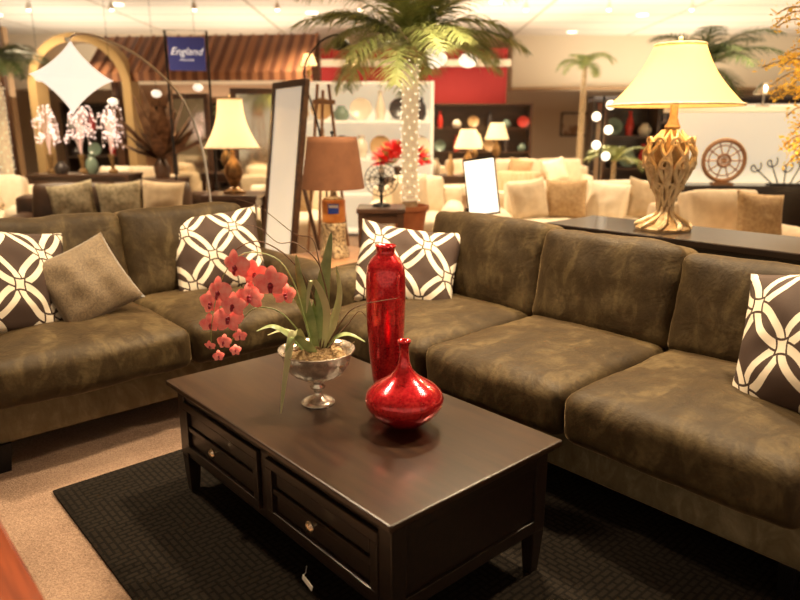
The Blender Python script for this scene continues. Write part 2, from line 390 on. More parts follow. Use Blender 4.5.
for x in(ins+.02,LT-ins-.02):
    for y in(ins+.02,WT-ins-.02):
        mb=MB(); mb.taper((0,0),0,zb,.034,.052); mb.taper((0,0),zb,zt,.052,.052); mb.build('leg',ESPRESSO,ct,loc=(x,y,0),bevel=.003,smooth=False)
dw=(LT-2*ins-.08-.045)/2-.008; dh=zt-zb-.06
for x in(ins+.04+dw/2+.004,LT-ins-.04-dw/2-.004):
    mb=MB(); zc=(zb+zt)/2-.003
    mb.box((0,.02,0),(dw,.02,dh)); fr=.03
    mb.box((0,.005,dh/2-fr/2),(dw,.02,fr)); mb.box((0,.005,-dh/2+fr/2),(dw,.02,fr))
    mb.box((-dw/2+fr/2,.005,0),(fr,.02,dh-2*fr)); mb.box((dw/2-fr/2,.005,0),(fr,.02,dh-2*fr))
    mb.box((0,.007,0),(dw-2*fr,.016,.020))
    for q in(-1,1):
        mb.box((0,.012,q*dh*.19),(dw-2*fr-.03,.012,dh*.22))
    dr=mb.build('drawer',ESPRESSO,ct,loc=(x,ins-.006,zc),bevel=.002,smooth=False)
    mb=MB(); mb.lathe([(.006,0),(.006,.012),(.017,.018),(.018,.024),(.012,.030),(.002,.031)],20)
    mb.build('knob',BRASS,dr,loc=(0,-.004,0),rot=(pi/2,0,0))
mb=MB(); mb.box((0,0,0),(.05,.002,.018),Mx=Matrix.Rotation(.3,4,'Y'))
mb.tube([(-.02,0,.01),(-.005,-.001,.03),(0,0,.055)],.0008,4)
o=mb.build('price_tag',PAPER,loc=P(.37,.004,.10),rot=(0,0,RZ_R)); top(o,'small white paper price tag hanging under a drawer','tag')
# ------------------------------------------------------------------ red vases
def vase(name,loc,prof,label):
    mb=MB(); mb.lathe(prof,48)
    o=mb.build(name,REDV,loc=loc,auto=False); return top(o,label,'vase')
TT=zr+H
pr=[(.001,.0),(.044,.0),(.048,.004),(.052,.03),(.062,.12),(.068,.22),(.071,.32),(.070,.40),(.065,.435),(.052,.460),(.038,.474),(.032,.484),(.033,.500),(.038,.508),(.036,.510),(.029,.50),(.027,.47),(.001,.40)]
vase('vase',P(.715,.60,TT),pr,'tall red crackle glass cylinder vase')
pr=[(.001,0),(.040,0),(.046,.004),(.075,.022),(.105,.048),(.120,.072),(.123,.092),(.116,.112),(.095,.132),(.066,.150),(.042,.167),(.026,.186),(.018,.208),(.0145,.235),(.015,.262),(.020,.274),(.0215,.279),(.018,.279),(.012,.262),(.001,.2)]
vase('vase',P(.395,.400,TT),pr,'squat bulb-shaped red crackle vase with narrow neck')
# ------------------------------------------------------------------ compote + orchid
cl=P(.72,.30,TT)
mb=MB(); pr=[(.001,0),(.056,0),(.057,.006),(.045,.014),(.022,.024),(.014,.036),(.013,.048),(.024,.056),(.026,.062),(.016,.070),(.018,.078),(.050,.092),(.085,.112),(.104,.138),(.110,.160),(.118,.180),(.127,.190),(.128,.194),(.122,.193),(.108,.176),(.098,.150),(.06,.115),(.001,.11)]
o=mb.lathe(pr,48,mod=lambda a,z:1+.02*cos(16*a)*(1 if .09<z<.17 else 0)).build('compote_bowl',SILVER,loc=cl,auto=False); top(o,'footed mercury silver compote bowl holding flowers','bowl')
orc=empty('orchid_arrangement',cl+Vector((0,0,.17)),0,'coral orchid arrangement with strap leaves and curly twigs','plant')
mb=MB(); mb.sphere((0,0,-.012),.098,seg=28,sq=(1,1,.45),nz=.25,nf=6)
for k in range(60):
    a=random.random()*2*pi; r=random.uniform(.02,.10); z=.03-(r/.1)**2*.02
    p=Vector((r*cos(a),r*sin(a),z)); q=[p]
    for j in range(4): q.append(q[-1]+Vector((random.uniform(-.02,.02),random.uniform(-.02,.02),random.uniform(-.006,.010))))
    mb.tube(q,.0012,3)
mb.build('moss',MOSS,orc)
def px(u,v,y=0): return Vector(((u-318)*.0033,y,(345-v)*.0034-.0+.012))   # arrangement-local plan: metres from the bowl centre
def smooth_pts(pts,n=24):
    pts=[Vector(p) for p in pts]; out=[]
    for i in range(n+1):
        t=i/n*(len(pts)-1); k=min(int(t),len(pts)-2); f=t-k
        p0=pts[max(k-1,0)];p1=pts[k];p2=pts[k+1];p3=pts[min(k+2,len(pts)-1)]
        out.append(.5*((2*p1)+(p2-p0)*f+(2*p0-5*p1+4*p2-p3)*f*f+(3*p1-p0-3*p2+p3)*f**3))
    return out
def strap(pts,w,mat,side=(1,0,.2)):
    mb=MB(); mb.ribbon(smooth_pts(pts),lambda t:w*min(1,.55+t*1.6)*(1-max(0,t-.35)/.65)**.7+.0006,side,.35); return mb.build('leaf',mat,orc)
strap([px(316,348),px(322,305,.01),px(328,265,.02),px(335,228,.03)],.028,LEAFD)
strap([px(318,348),px(312,310,-.01),px(304,272,-.01),px(301,248,.0)],.018,LEAFD)
strap([px(322,348),px(334,318,.03),px(341,290,.05),px(338,262,.06)],.014,LEAFP)
strap([px(312,348,-.02),px(300,318,-.06),px(293,350,-.11),px(287,392,-.14)],.014,LEAFP)
strap([px(312,348),px(296,325,-.03),px(278,313,-.05),px(262,318,-.06)],.020,LEAFD,(0,1,.2))
strap([px(312,348),px(300,332,.03),px(283,325,.04),px(266,332,.05)],.018,LEAFP,(0,1,.2))
strap([px(324,348),px(338,330,-.02),px(352,324,-.04),px(368,330,-.05)],.016,LEAFD,(0,1,.2))
strap([px(324,348),px(330,300,-.03),px(318,270,-.05),px(312,300,-.07)],.012,LEAFP)
strap([px(320,348),px(312,320,.03),px(292,285,.05),px(280,292,.05)],.015,LEAFD)
strap([px(318,348,-.03),px(312,335,-.06),px(300,322,-.09),px(292,334,-.11)],.017,LEAFD)
def twig(pts,r,mat=TWIG,name='twig'):
    sp=smooth_pts(pts,30); mb=MB(); mb.tube(sp,[r*(1-.75*i/30) for i in range(31)],6); return mb.build(name,mat,orc)
twig([px(320,350),px(318,300,.02),px(300,258,.0),px(270,235,-.02),px(245,242,-.02),px(238,262,0),px(252,270,.02)],.0035)
twig([px(320,350),px(326,300,.03),px(322,262,.05),px(300,240,.05),px(282,238,.03),px(262,222,.02),px(232,222,.0)],.003)
twig([px(322,350),px(332,300,-.02),px(325,255,-.04),px(318,232,-.02),px(300,228,0),px(268,205,.02),px(242,196,.03)],.003)
twig([px(322,350),px(345,312,.0),px(362,298,.0),px(400,292,.02)],.003)
twig([px(326,350),px(338,330,.0),px(350,318,.02),px(362,305,.02),px(372,318,.03)],.003)
twig([px(316,350),px(308,310,-.02),px(300,272,-.05),px(284,248,-.06),px(254,244,-.06),px(232,268,-.06),px(220,308,-.06),px(216,338,-.05)],.0035,LEAFD,'flower_stem')
twig([px(316,350),px(304,325,-.02),px(285,300,-.05),px(262,296,-.06),px(246,312,-.06),px(236,332,-.05)],.0028,LEAFD,'flower_stem')
def bloom(c,R,rz,tl,seed):
    random.seed(seed); mb=MB()
    Mx=Matrix.Rotation(rz,4,'Z')@Matrix.Rotation(tl,4,'X')
    for k,(ang,l,w) in enumerate([(90,1,.36),(12,1.0,.52),(168,1.0,.52),(228,.95,.34),(312,.95,.34)]):
        a=math.radians(ang+random.uniform(-10,10)); d=Vector((cos(a),0,sin(a))); sd=Vector((-sin(a),0,cos(a)))
        yo=(-.06*R if k in(1,2) else 0)
        pts=[d*(R*l*t)+Vector((0,yo-.16*R*sin(t*pi)+.22*R*t*t,0)) for t in [0,.15,.35,.55,.75,.9,1]]
        mb.ribbon(pts,lambda t,w=w:R*w*(sin(pi*min(.985,t*.90+.06))**.8),sd,-.35,0,Mx)
    mb.sphere((0,-.14*R,-.05*R),R*.15,1,8,Mx=Mx)
    mb.ribbon([(0,-.15*R,-.05*R),(0,-.36*R,-.2*R),(0,-.36*R,-.44*R)],lambda t:R*.17*(1-t*.5),(1,0,0),-.5,1,Mx)
    return mb.build('orchid_flower',[CORAL,MAROON],orc,loc=c)
for i,(u,v,y,r) in enumerate([(247,255,-.07,15),(280,270,-.09,16),(262,264,-.04,13),(231,278,-.09,14),(218,292,-.04,12),(258,284,-.07,14),(238,303,-.09,14),(217,312,-.05,10),(291,283,-.05,11),(244,290,-.10,12)]):
    bloom(px(u,v,y),r*.0035,random.uniform(-.6,.5),random.uniform(-.4,.3),i+20)
for i,(u,v,y,r) in enumerate([(229,330,-.05,8),(215,334,-.05,6),(246,323,-.06,7),(223,344,-.05,6),(240,338,-.05,6)]):
    bloom(px(u,v,y),r*.0033,random.uniform(-.5,.5),random.uniform(-.5,.5),i+60)
random.seed(11)
# ------------------------------------------------------------------ lamps
def plight(loc,e,r=.05,c=(1,.72,.38)):
    l=bpy.data.lights.new('bulb_light','POINT'); l.energy=e; l.color=c; l.shadow_soft_size=r
    o=bpy.data.objects.new('bulb_light',l); o.location=loc; COL.objects.link(o); return o
def shade_mesh(zb,zt,rb_,rt,curve=0,pleat=0,nseg=96):
    prof=[]; n=8
    for i in range(n+1):
        t=i/n; r=rb_+(rt-rb_)*t; r-=curve*sin(pi*t)
        prof.append((r,zb+(zt-zb)*t))
    inn=[(r-.006,z) for r,z in reversed(prof)]
    prof=prof+inn+[prof[0]]
    mb=MB(); mb.lathe(prof,nseg,cap=False,mod=(lambda a,z:1+pleat*cos(nseg/2*a)) if pleat else None); return mb
def lamp(loc,prof,bm,zb,zt,rb_,rt,sm,label,e=8,curve=0,pleat=0,name='table_lamp',trim=None,seg=64,group=None):
    E=empty(name,loc,0,label,'lamp',group)
    mb=MB(); mb.lathe(prof,32); mb.build('lamp_base',bm,E)
    ztop=prof[-1][1]
    mb=MB(); mb.tube([(0,0,ztop-.01),(0,0,zt+.015)],.005,8); mb.sphere((0,0,zt+.025),.012)
    for k in range(3):
        a=k*2*pi/3; mb.tube([(0,0,zt-.005),(rt*cos(a)*.97,rt*sin(a)*.97,zt-.01)],.0025,4)
    mb.build('lamp_rod',BLACK if trim is None else trim,E)
    shade_mesh(zb,zt,rb_,rt,curve,pleat,seg).build('lamp_shade',sm,E,auto=False)
    if trim is not None:
        mb=MB()
        for r,z in((rb_+.003,zb+.004),(rt+.003,zt-.004)):
            mb.tube([(r*cos(k*pi/24),r*sin(k*pi/24),z) for k in range(49)],.006,6)
        mb.build('shade_trim',trim,E)
    if e:
        l=plight((0,0,zb+(zt-zb)*.40),e,.04); l.parent=E
        mb=MB(); mb.sphere((0.0,0,zb+(zt-zb)*.40),.03,seg=12); mb.build('light_bulb',BULB,E)
    return E
lp=P(.63,2.42,.86)
prof=[(.001,0),(.135,0),(.138,.012),(.125,.024),(.095,.032),(.078,.05),(.055,.07),(.038,.09),(.032,.11),(.034,.125),(.036,.14),(.034,.16),(.044,.20),(.064,.27),(.084,.34),(.090,.39),(.072,.44),(.042,.475),(.03,.50),(.038,.515),(.03,.53),(.02,.56),(.018,.66)]
profo=[(.042,.10),(.040,.125),(.044,.16),(.062,.20),(.092,.27),(.118,.34),(.124,.39),(.10,.44),(.055,.485),(.036,.52)]
L=lamp(lp,prof,GOLDM,.615,.905,.315,.115,SHADE,'ornate carved gold table lamp with wide cream pleated shade',e=20,curve=.028,pleat=.006,trim=GOLD,seg=120)
mb=MB()
def rad(z):
    for i in range(len(profo)-1):
        if profo[i][1]<=z<=profo[i+1][1]:
            t=(z-profo[i][1])/(profo[i+1][1]-profo[i][1]); return profo[i][0]+(profo[i+1][0]-profo[i][0])*t
    return .04
for k in range(9):
    for sg in(-1,1):
        pts=[];R=[]
        for j in range(33):
            z=.12+.38*j/32; a=2*pi*k/9+sg*(.24*sin(j/32*pi*3)); r=rad(z)
            pts.append((r*cos(a),r*sin(a),z)); R.append(.005+.007*sin(pi*j/32))
        mb.tube(pts,R,6)
    a=2*pi*k/9
    pts=[]
    for j in range(14):
        t=j/13; rr=.13-.09*t+.02*sin(t*pi*2); z=.02+.10*t**1.5
        pts.append((rr*cos(a+t*.5),rr*sin(a+t*.5),z))
    mb.tube(pts,[.013-.006*j/13 for j in range(14)],6)
    for z0,sc,of in((.44,1.1,.35),(.33,1.2,0),(.22,.8,.35)):
        pts=[]
        for j in range(14):
            t=j/13; th=t*6.5; rr=rad(z0)+.008; q=.024*sc*(1-t*.65)
            pts.append((rr*cos(a+of+q*cos(th)/rr),rr*sin(a+of+q*cos(th)/rr),z0+q*sin(th)))
        mb.tube(pts,[.0085*sc*(1-.4*j/13) for j in range(14)],6)
    # leaf blades on the urn
    aa=a+.17
    lf=[(rad(z)*cos(aa),rad(z)*sin(aa),z) for z in [.20,.25,.30,.35,.40]]
    mb.ribbon([(x*1.06,y*1.06,z) for x,y,z in lf],lambda t:.020*sin(pi*min(.97,t*.9+.06)),(-sin(aa),cos(aa),0),.3)
mb.build('carved_scrollwork',GOLD,L)
ep=P(2.33,1.62)
L=lamp(ep+Vector((-.05,0,.58)),[(.001,0),(.090,0),(.094,.02),(.082,.05),(.072,.10),(.076,.17),(.082,.20),(.078,.215),(.066,.22),(.066,.36),(.06,.37),(.02,.38),(.014,.46)],MOTTLE,.43,.74,.195,.150,SHADEB,'table lamp with brown tapered drum shade and mottled base',e=5)
mb=MB(); mb.lathe([(.068,.222),(.073,.23),(.073,.355),(.068,.362)],32); mb.build('amber_band',AMBER,L)
mb=MB(); mb.box((0.005,-.076,.31),(.065,.003,.06)); mb.box((.005,-.0785,.325),(.058,.002,.018),1); mb.build('price_label',[TAGB,PAPER],L,smooth=False)
def table(loc,rz,w,d,h,mat,label,cat='table',name='console_table',shelf=True,lg=.05,group=None,th=.035):
    E=empty(name,loc,rz,label,cat,group)
    mb=MB(); mb.box((0,0,h-th/2),(w,d,th)); mb.build('tabletop',mat,E,smooth=False,bevel=.005)
    mb=MB(); mb.box((0,0,h-th-.04),(w-.06,d-.06,.08)); mb.build('apron',mat,E,smooth=False,bevel=.002)
    if shelf: mb=MB(); mb.box((0,0,.16),(w-.06,d-.06,.02)); mb.build('shelf',mat,E,smooth=False)
    for i in(-1,1):
        for j in(-1,1):
            mb=MB(); mb.taper((0,0),0,h-th,lg*.6,lg); mb.build('leg',mat,E,loc=(i*(w/2-lg*.7),j*(d/2-lg*.7),0),smooth=False)
    return E
table(ep,RZ_L,.58,.58,.58,MIDW,'square walnut end table between the two sofas',name='end_table')
table(P(.1,2.42),RZ_R,2.2,.50,.86,ESPRESSO,'long dark espresso console table behind the sofa')
E=empty('side_table',P(.16,-.972),RZ_R,'glossy cherry wood table with banded edge','table')
mb=MB(); mb.box((0,0,.485),(1.3,.58,.03)); mb.build('tabletop',CHERRY,E,smooth=False,bevel=.008)
mb=MB(); mb.box((0,0,.43),(1.22,.50,.08)); mb.build('apron',CHERRY,E,smooth=False)
for i in(-1,1):
    for j in(-1,1):
        mb=MB(); mb.taper((0,0),0,.47,.035,.055); mb.build('leg',CHERRY,E,loc=(i*.58,j*.22,0),smooth=False)
# ------------------------------------------------------------------ arc lamp
AL=empty('arc_floor_lamp',(-1.40,5.0,0),0,'tall arc floor lamp with glowing four-pointed paper shade','lamp')
mb=MB(); mb.lathe([(.001,0),(.16,0),(.16,.03),(.03,.04),(.001,.04)],32); mb.build('lamp_base',CHROME,AL)
mb=MB(); mb.tube(smooth_pts([(0,0,.03),(0,0,.6),(-.01,0,.95),(-.05,0,1.29),(-.17,0,1.60),(-.42,0,1.85),(-.68,0,1.98),(-.84,0,2.01),(-.92,0,1.975)],40),.009,8); mb.build('arc_pole',CHROME,AL)
mb=MB(); v=[];f=[]; n=24
for i in range(n+1):
    w=-1+2*i/n
    hw=max(0.0,1-abs(w)**.8)**(1.25)
    for k in range(24):
        a=2*pi*k/24; c=cos(a); x=hw*c
        y=.42*hw**.8*sin(a)*(1-.5*abs(c))
        v.append((x*.275,y*.275,w*.255))
for i in range(n):
    for k in range(24):
        k2=(k+1)%24; f.append((i*24+k,i*24+k2,(i+1)*24+k2,(i+1)*24+k))
mb.add(v,f); mb.build('lamp_shade',GLOW,AL,loc=(-.925,0,1.72),rot=(0,d2r(4),d2r(15)),auto=False)
mb=MB(); mb.tube([(-.92,0,1.985),(-.925,0,1.96)],.02,10); mb.build('shade_cap',CHROME,AL)
AL=empty('arc_floor_lamp',(-.62,5.75,0),0,'dark thin arched floor lamp with small dome shade','lamp')
mb=MB(); mb.lathe([(.001,0),(.14,0),(.14,.03),(.001,.04)],24); mb.build('lamp_base',BLACK,AL)
mb=MB(); mb.tube(smooth_pts([(0,0,.03),(0,0,.8),(-.05,0,1.35),(-.16,0,1.80),(-.05,0,2.02),(.10,0,2.10),(.16,0,2.06)],30),.008,8); mb.build('arc_pole',BLACK,AL)
mb=MB(); mb.lathe([(.02,.08),(.04,.07),(.07,.03),(.08,0),(.07,0),(.04,.06),(.01,.07)],24,c=(.16,0,1.99)); mb.build('lamp_shade',BLACK,AL)
# ------------------------------------------------------------------ lamps in the shop
bprof=[(.001,0),(.09,0),(.09,.02),(.05,.035),(.03,.06),(.05,.10),(.075,.16),(.07,.22),(.04,.27),(.02,.30),(.018,.38)]
table((-1.40,5.75,0),0,.46,.46,.84,DARKW,'tall dark wood lamp table by the mirror',name='end_table')
lamp((-1.40,5.75,.84),[(r*1.05,z) for r,z in bprof],M('bronze_urn',(.10,.045,.02),.35,.6,c2=(.4,.22,.08),nscale=20),.37,.77,.23,.10,SHADEW,'bronze urn table lamp with glowing cream bell shade',e=12,curve=.035,trim=GOLD)
def simple_lamp(x,y,z,s,label,e=5,sm=SHADEW):
    return lamp((x,y,z),[(r*s,zz*s) for r,zz in bprof],GOLDD,.36*s,.62*s,.2*s,.11*s,sm,label,e=e,group='small lit table lamps',seg=24)
# ------------------------------------------------------------------ palms
def palm(loc,th,tr,nf,fl,label,pot=(.16,.28),potm=TERRA,lights=False,leafm=LEAF,seed=1,cat='plant',el0=(35,80),den=3,bend_=(80,130),lw_=.0062):
    random.seed(seed); E=empty('potted_palm',loc,0,label,cat)
    ph=pot[1]; pr_=pot[0]
    mb=MB(); mb.lathe([(.001,0),(pr_*.7,0),(pr_*.78,ph*.3),(pr_*.95,ph*.85),(pr_*1.05,ph*.87),(pr_*1.05,ph),(pr_*.93,ph),(pr_*.9,ph*.9),(.001,ph*.9)],28); mb.build('pot',potm,E)
    mb=MB(); prof=[]; n=max(3,int(th/.035))
    for i in range(n+1):
        z=ph*.88+th*i/n; prof.append((tr*(1.15-.25*i/n)*(1.12 if i%2 else .92),z))
    mb.lathe(prof,14); mb.build('trunk',TRUNK,E)
    top_z=ph*.88+th
    mb=MB()
    for k in range(nf):
        az=2*pi*k/nf+random.uniform(-.25,.25); el=math.radians(random.uniform(*el0)); L_=fl*random.uniform(.75,1.12)
        p=Vector((0,0,top_z-.03)); pts=[p.copy()]; n=22; bend=math.radians(random.uniform(*bend_))
        for i in range(n):
            e_=el-bend*((i+1)/n)**1.2; d=Vector((cos(az)*cos(e_),sin(az)*cos(e_),sin(e_))); p=p+d*L_/n; pts.append(p.copy())
        mb.tube(pts,[.006*(1-.8*i/n) for i in range(n+1)],4)
        side=Vector((-sin(az),cos(az),0))
        for i in range(3,n+1):
            t=(pts[i]-pts[i-1]).normalized(); ll=fl*.30*(sin(pi*min(.97,(i/n)*.85+.12)))**.6
            for sg in(-1,1):
              for o_ in range(den):
                base=pts[i]-(pts[i]-pts[i-1])*(o_/den)
                d=(side*sg*.8+t*random.uniform(.5,.9)+Vector((0,0,random.uniform(-.2,.15)))).normalized()
                q=[base,base+d*ll*.5,base+d*ll*.85+Vector((0,0,-ll*.12)),base+d*ll+Vector((0,0,-ll*.25))]
                mb.ribbon(q,lambda s_:lw_*fl*(1-s_*.95),t,.2)
    mb.build('fronds',leafm,E,auto=False)
    if lights:
        r=tr*1.20; nn=700; pts=[(r*cos(i*.5),r*sin(i*.5),ph+.03+th*.84*i/nn) for i in range(nn+1)]
        mb=MB(); mb.tube(pts,.0085,5); mb.build('rope_light',ROPE,E)
        mb=MB()
        for i in range(120):
            a=i*1.37; z=ph+.04+th*.86*i/120; rr=tr*1.45; mb.sphere((rr*cos(a),rr*sin(a),z),.0042,seg=5)
        o=mb.build('string_lights',FAIRY,E); o['kind']='stuff'
    return E
E=empty('plant_stand',(.08,5.55,0),0,'low dark round plant stand','stand')
mb=MB(); mb.lathe([(.001,.46),(.19,.46),(.19,.49),(.001,.49)],28); mb.build('stand_top',DARKW,E)
for k in range(3):
    a=k*2*pi/3; mb=MB(); mb.tube([(.17*cos(a),.17*sin(a),0),(.12*cos(a),.12*sin(a),.25),(.16*cos(a),.16*sin(a),.465)],.012,8); mb.build('leg',DARKW,E)
palm((.08,5.55,.49),1.28,.052,26,.94,'tall artificial palm wrapped in string lights in terracotta pot',pot=(.15,.27),lights=True,seed=3,el0=(5,80),bend_=(55,95),lw_=.0075)
palm((3.26,12.5,0),2.1,.05,12,.62,'slender palm tree near the far cream wall',pot=(.22,.4),potm=DARKW,seed=5)
palm((3.30,7.75,0),1.72,.045,16,.85,'broad green palm with drooping fronds',pot=(.2,.35),potm=DARKW,seed=6,leafm=LEAFDK,el0=(10,70),bend_=(60,100))
palm((-4.80,8.35,0),1.7,.06,15,.85,'leafy palm wrapped with lights beside the showroom aisle',pot=(.22,.4),potm=DARKW,seed=8,lights=True,leafm=LEAFDK)
palm((-5.75,8.55,0),1.1,.05,15,.75,'bushy green palm beside the showroom aisle',pot=(.22,.4),potm=DARKW,seed=18,leafm=LEAFDK)
palm((-2.3,10.2,1.41),.12,.02,12,.45,'small fern palm on top of a bookcase',pot=(.12,.15),potm=DARKW,seed=9)
palm((2.50,8.0,.0),.75,.03,12,.45,'small leafy palm beside cream chairs',pot=(.16,.3),potm=DARKW,seed=12)
# yellow blossom tree
random.seed(5)
E=empty('blossom_tree',(2.50,4.08,0),0,'artificial tree with yellow blossoms in a dark pot','plant')
mb=MB(); mb.lathe([(.001,0),(.13,0),(.17,.3),(.18,.32),(.15,.32),(.14,.28),(.001,.28)],24); mb.build('pot',DARKW,E)
mb=MB(); bl=MB()
mb.tube(smooth_pts([(0,0,.28),(.0,0,.9),(-.02,.0,1.4),(.0,0,2.0)],12),.024,8)
for k in range(95):
    a=random.uniform(0,2*pi) if k%3 else random.uniform(2.4,3.9); z0=random.uniform(1.15,2.0); L_=random.uniform(.16,.36)*(1.0 if z0>1.5 else .5)
    p0=Vector((0,0,z0)); d=Vector((cos(a),sin(a),random.uniform(.1,1.2))).normalized()
    pts=[p0,p0+d*L_*.4,p0+d*L_*.75+Vector((cos(a)*.04,0,-.01)),p0+d*L_+Vector((cos(a)*.05,sin(a)*.05,-.08))]; sp=smooth_pts(pts,14); mb.tube(sp,.004,4)
    for q in sp[3:]:
        for j in range(4):
            c=q+Vector([random.uniform(-.028,.028) for _ in range(3)]); dd=Vector([random.uniform(-1,1) for _ in range(3)]).normalized()
            bl.ribbon([c,c+dd*.012,c+dd*.028],lambda t:.008*(1-abs(t-.5)*1.6),dd.orthogonal(),.3)
mb.build('branches',TRUNK,E); bl.build('blossoms',YELLOW,E)
# ------------------------------------------------------------------ mirror on stand
E=empty('standing_mirror',(-.98,5.05,0),d2r(-58),'tall leaning floor mirror in a dark frame','mirror')
Mx=Matrix.Rotation(d2r(-7),4,'X'); w=.56; h=1.72
mb=MB()
for x in(-w/2,w/2): mb.box((x,0,h/2),(.05,.04,h),Mx=Mx)
mb.box((0,0,h-.025),(w,.04,.05),Mx=Mx); mb.box((0,0,.05),(w,.04,.05),Mx=Mx); mb.build('frame',DARKW,E,smooth=False,bevel=.004)
mb=MB(); mb.box((0,0,h/2),(w-.05,.012,h-.08),Mx=Mx); mb.build('mirror_glass',M('pale_mirror_glass',(.88,.82,.72),.3,c2=(.94,.9,.8),nscale=1.5,em=.32,emc=(1,.90,.72)),E,smooth=False)  # glass emits a little, painting a bright reflection into the mirror face
mb=MB(); mb.tube([(0,.18,1.4),(0,.5,0)],.015,6); mb.build('strut',DARKW,E)
E=empty('easel',(-.66,6.15,0),d2r(20),'pale wooden easel standing beside the mirror','easel')
mb=MB()
mb.tube([(-.22,0,0),(-.05,.05,1.75)],.014,6); mb.tube([(.22,0,0),(.05,.05,1.75)],.014,6); mb.tube([(0,.45,0),(0,.06,1.7)],.014,6)
mb.box((0,.0,.85),(.5,.05,.03)); mb.box((0,.04,1.6),(.2,.03,.04)); mb.build('easel_frame',MIDW,E)
def tall_mirror(x,y,rz,w,h,label):
    E=empty('standing_mirror',(x,y,0),rz,label,'mirror')
    mb=MB()
    for sx in(-1,1): mb.box((sx*w/2,0,h/2),(.07,.05,h))
    mb.box((0,0,h-.035),(w,.05,.07)); mb.box((0,0,.06),(w,.05,.12)); mb.box((0,.15,.03),(w*.7,.34,.04)); mb.build('frame',DARKW,E,smooth=False,bevel=.005)
    mb=MB(); mb.box((0,.005,h/2+.03),(w-.07,.012,h-.16)); mb.build('mirror_glass',M('silvered_glass',(.75,.70,.60),.08,.95),E,smooth=False)
tall_mirror(-1.72,8.55,d2r(18),.62,1.85,'tall dark framed standing mirror among the displays')
tall_mirror(-2.95,9.75,d2r(-12),.55,1.85,'tall dark framed standing mirror near the booths')
# ------------------------------------------------------------------ light board on stand
E=empty('display_board',(.60,5.0,0),d2r(-8),'small glowing white board on a black stand','sign')
mb=MB(); mb.lathe([(.001,0),(.13,0),(.13,.015),(.001,.02)],20); mb.tube([(0,0,.01),(0,0,.76)],.01,8); mb.build('stand',BLACK,E)
Mx=Matrix.Translation((0,0,.955))@Matrix.Rotation(d2r(-8),4,'Y')
mb=MB(); mb.box((0,.008,0),(.235,.02,.42),Mx=Mx); mb.build('frame',BLACK,E,smooth=False)
mb=MB(); mb.box((0,-.006,0),(.215,.012,.39),Mx=Mx); mb.build('panel',LIGHTBOX,E,smooth=False)
# ------------------------------------------------------------------ sign
E=empty('hanging_sign',(-2.24,7.45,0),d2r(10),'navy blue rectangular shop sign with white lettering','sign')
mb=MB(); mb.tube([(-.20,0,0),(-.20,0,2.36),(.22,0,2.36),(.22,0,0)],.012,6); mb.box((-.20,0,.01),(.25,.25,.02)); mb.box((.22,0,.01),(.2,.25,.02)); mb.build('post',BLACK,E)
mb=MB(); mb.box((0.01,0,2.13),(.37,.03,.33)); mb.build('sign_panel',SIGNB,E,smooth=False)
def text(txt,size,loc,parent,shear=0,name='lettering'):
    cu=bpy.data.curves.new('t','FONT'); cu.body=txt; cu.size=size; cu.shear=shear; cu.align_x='CENTER'; cu.extrude=.002
    o=bpy.data.objects.new('t',cu); COL.objects.link(o); bpy.context.view_layer.update()
    me=bpy.data.meshes.new_from_object(o.evaluated_get(bpy.context.evaluated_depsgraph_get())); bpy.data.objects.remove(o)
    me.materials.clear(); me.materials.append(SIGNT); ob=bpy.data.objects.new(name,me); COL.objects.link(ob); ob.parent=parent; ob.location=loc; ob.rotation_euler=(pi/2,0,0); return ob
text('England',.105,(.005,-.02,2.12),E,.35); text('FURNITURE',.028,(.01,-.02,2.06),E)
# ------------------------------------------------------------------ awnings
def awning(x,y,w,zt,zb,rz,label,d=.7):
    E=empty('awning',(x,y,0),rz,label,'awning','striped copper awnings')
    mb=MB(); mb.add([(-w/2,0,zt),(w/2,0,zt),(w/2,-d,zb),(-w/2,-d,zb),(-w/2,0,zt-.05),(w/2,0,zt-.05),(w/2,-d,zb-.12),(-w/2,-d,zb-.12)],[(0,3,2,1),(4,5,6,7),(2,3,7,6),(0,4,7,3),(1,2,6,5),(0,1,5,4)])
    n=int(w/.2)
    for i in range(n+1):
        xx=-w/2+w*i/n; mb.tube([(xx,0,zt+.01),(xx,-d,zb+.01)],.018,5)
    mb.build('canopy',AWN,E,smooth=False)
    mb=MB()
    mb.box((-w/2+.05,.1,zt/2),(.12,.12,zt)); mb.box((w/2-.05,.1,zt/2),(.12,.12,zt)); mb.box((0,.1,zt-.06),(w,.12,.12)); mb.build('support_posts',DARKW,E,smooth=False)
awning(-2.95,11.1,3.4,2.78,2.18,d2r(-6),'brown striped copper awning over display booths')
awning(-6.6,10.2,1.6,3.0,2.15,d2r(6),'short brown striped awning beside the arch')
# ------------------------------------------------------------------ background seating
sofa((.86,6.2,0),0,[.75,.75],WHITEF,WHITEF,'white linen sofa with loose scatter pillows',n=8,backh=.84)
sofa((2.25,4.85,0),d2r(8),[.62],LINEN,LINEN,'cream upholstered armchair behind the console','armchair',n=8,name='armchair')
sofa((-1.62,6.75,0),d2r(6),[.6],WHITEF,WHITEF,'white upholstered armchair near the mirror','armchair',n=8,name='armchair')
sofa((-.42,6.75,0),d2r(-6),[.6],WHITEF,WHITEF,'white slipcovered armchair beside the palm','armchair',n=8,name='armchair')
sofa((-3.45,5.55,0),d2r(14),[.7,.7],BROWNF,BROWNF,'dark brown leather sofa with khaki pillows',n=8)
sofa((-5.75,6.55,0),d2r(8),[.8,.7],WHITEF,WHITEF,'white sofa with pillows in the showroom',n=8)
sofa((-6.0,5.0,0),d2r(14),[.8,.8],LINEN,LINEN,'cream sofa near the leather sofa',n=8)
sofa((-4.4,8.7,0),d2r(-5),[.8],LINEN,LINEN,'cream armchair facing the aisle','armchair',n=8,name='armchair')
sofa((.6,10.9,0),d2r(3),[.8,.8,.7],LINEN,LINEN,'long cream sofa across the showroom',n=8)
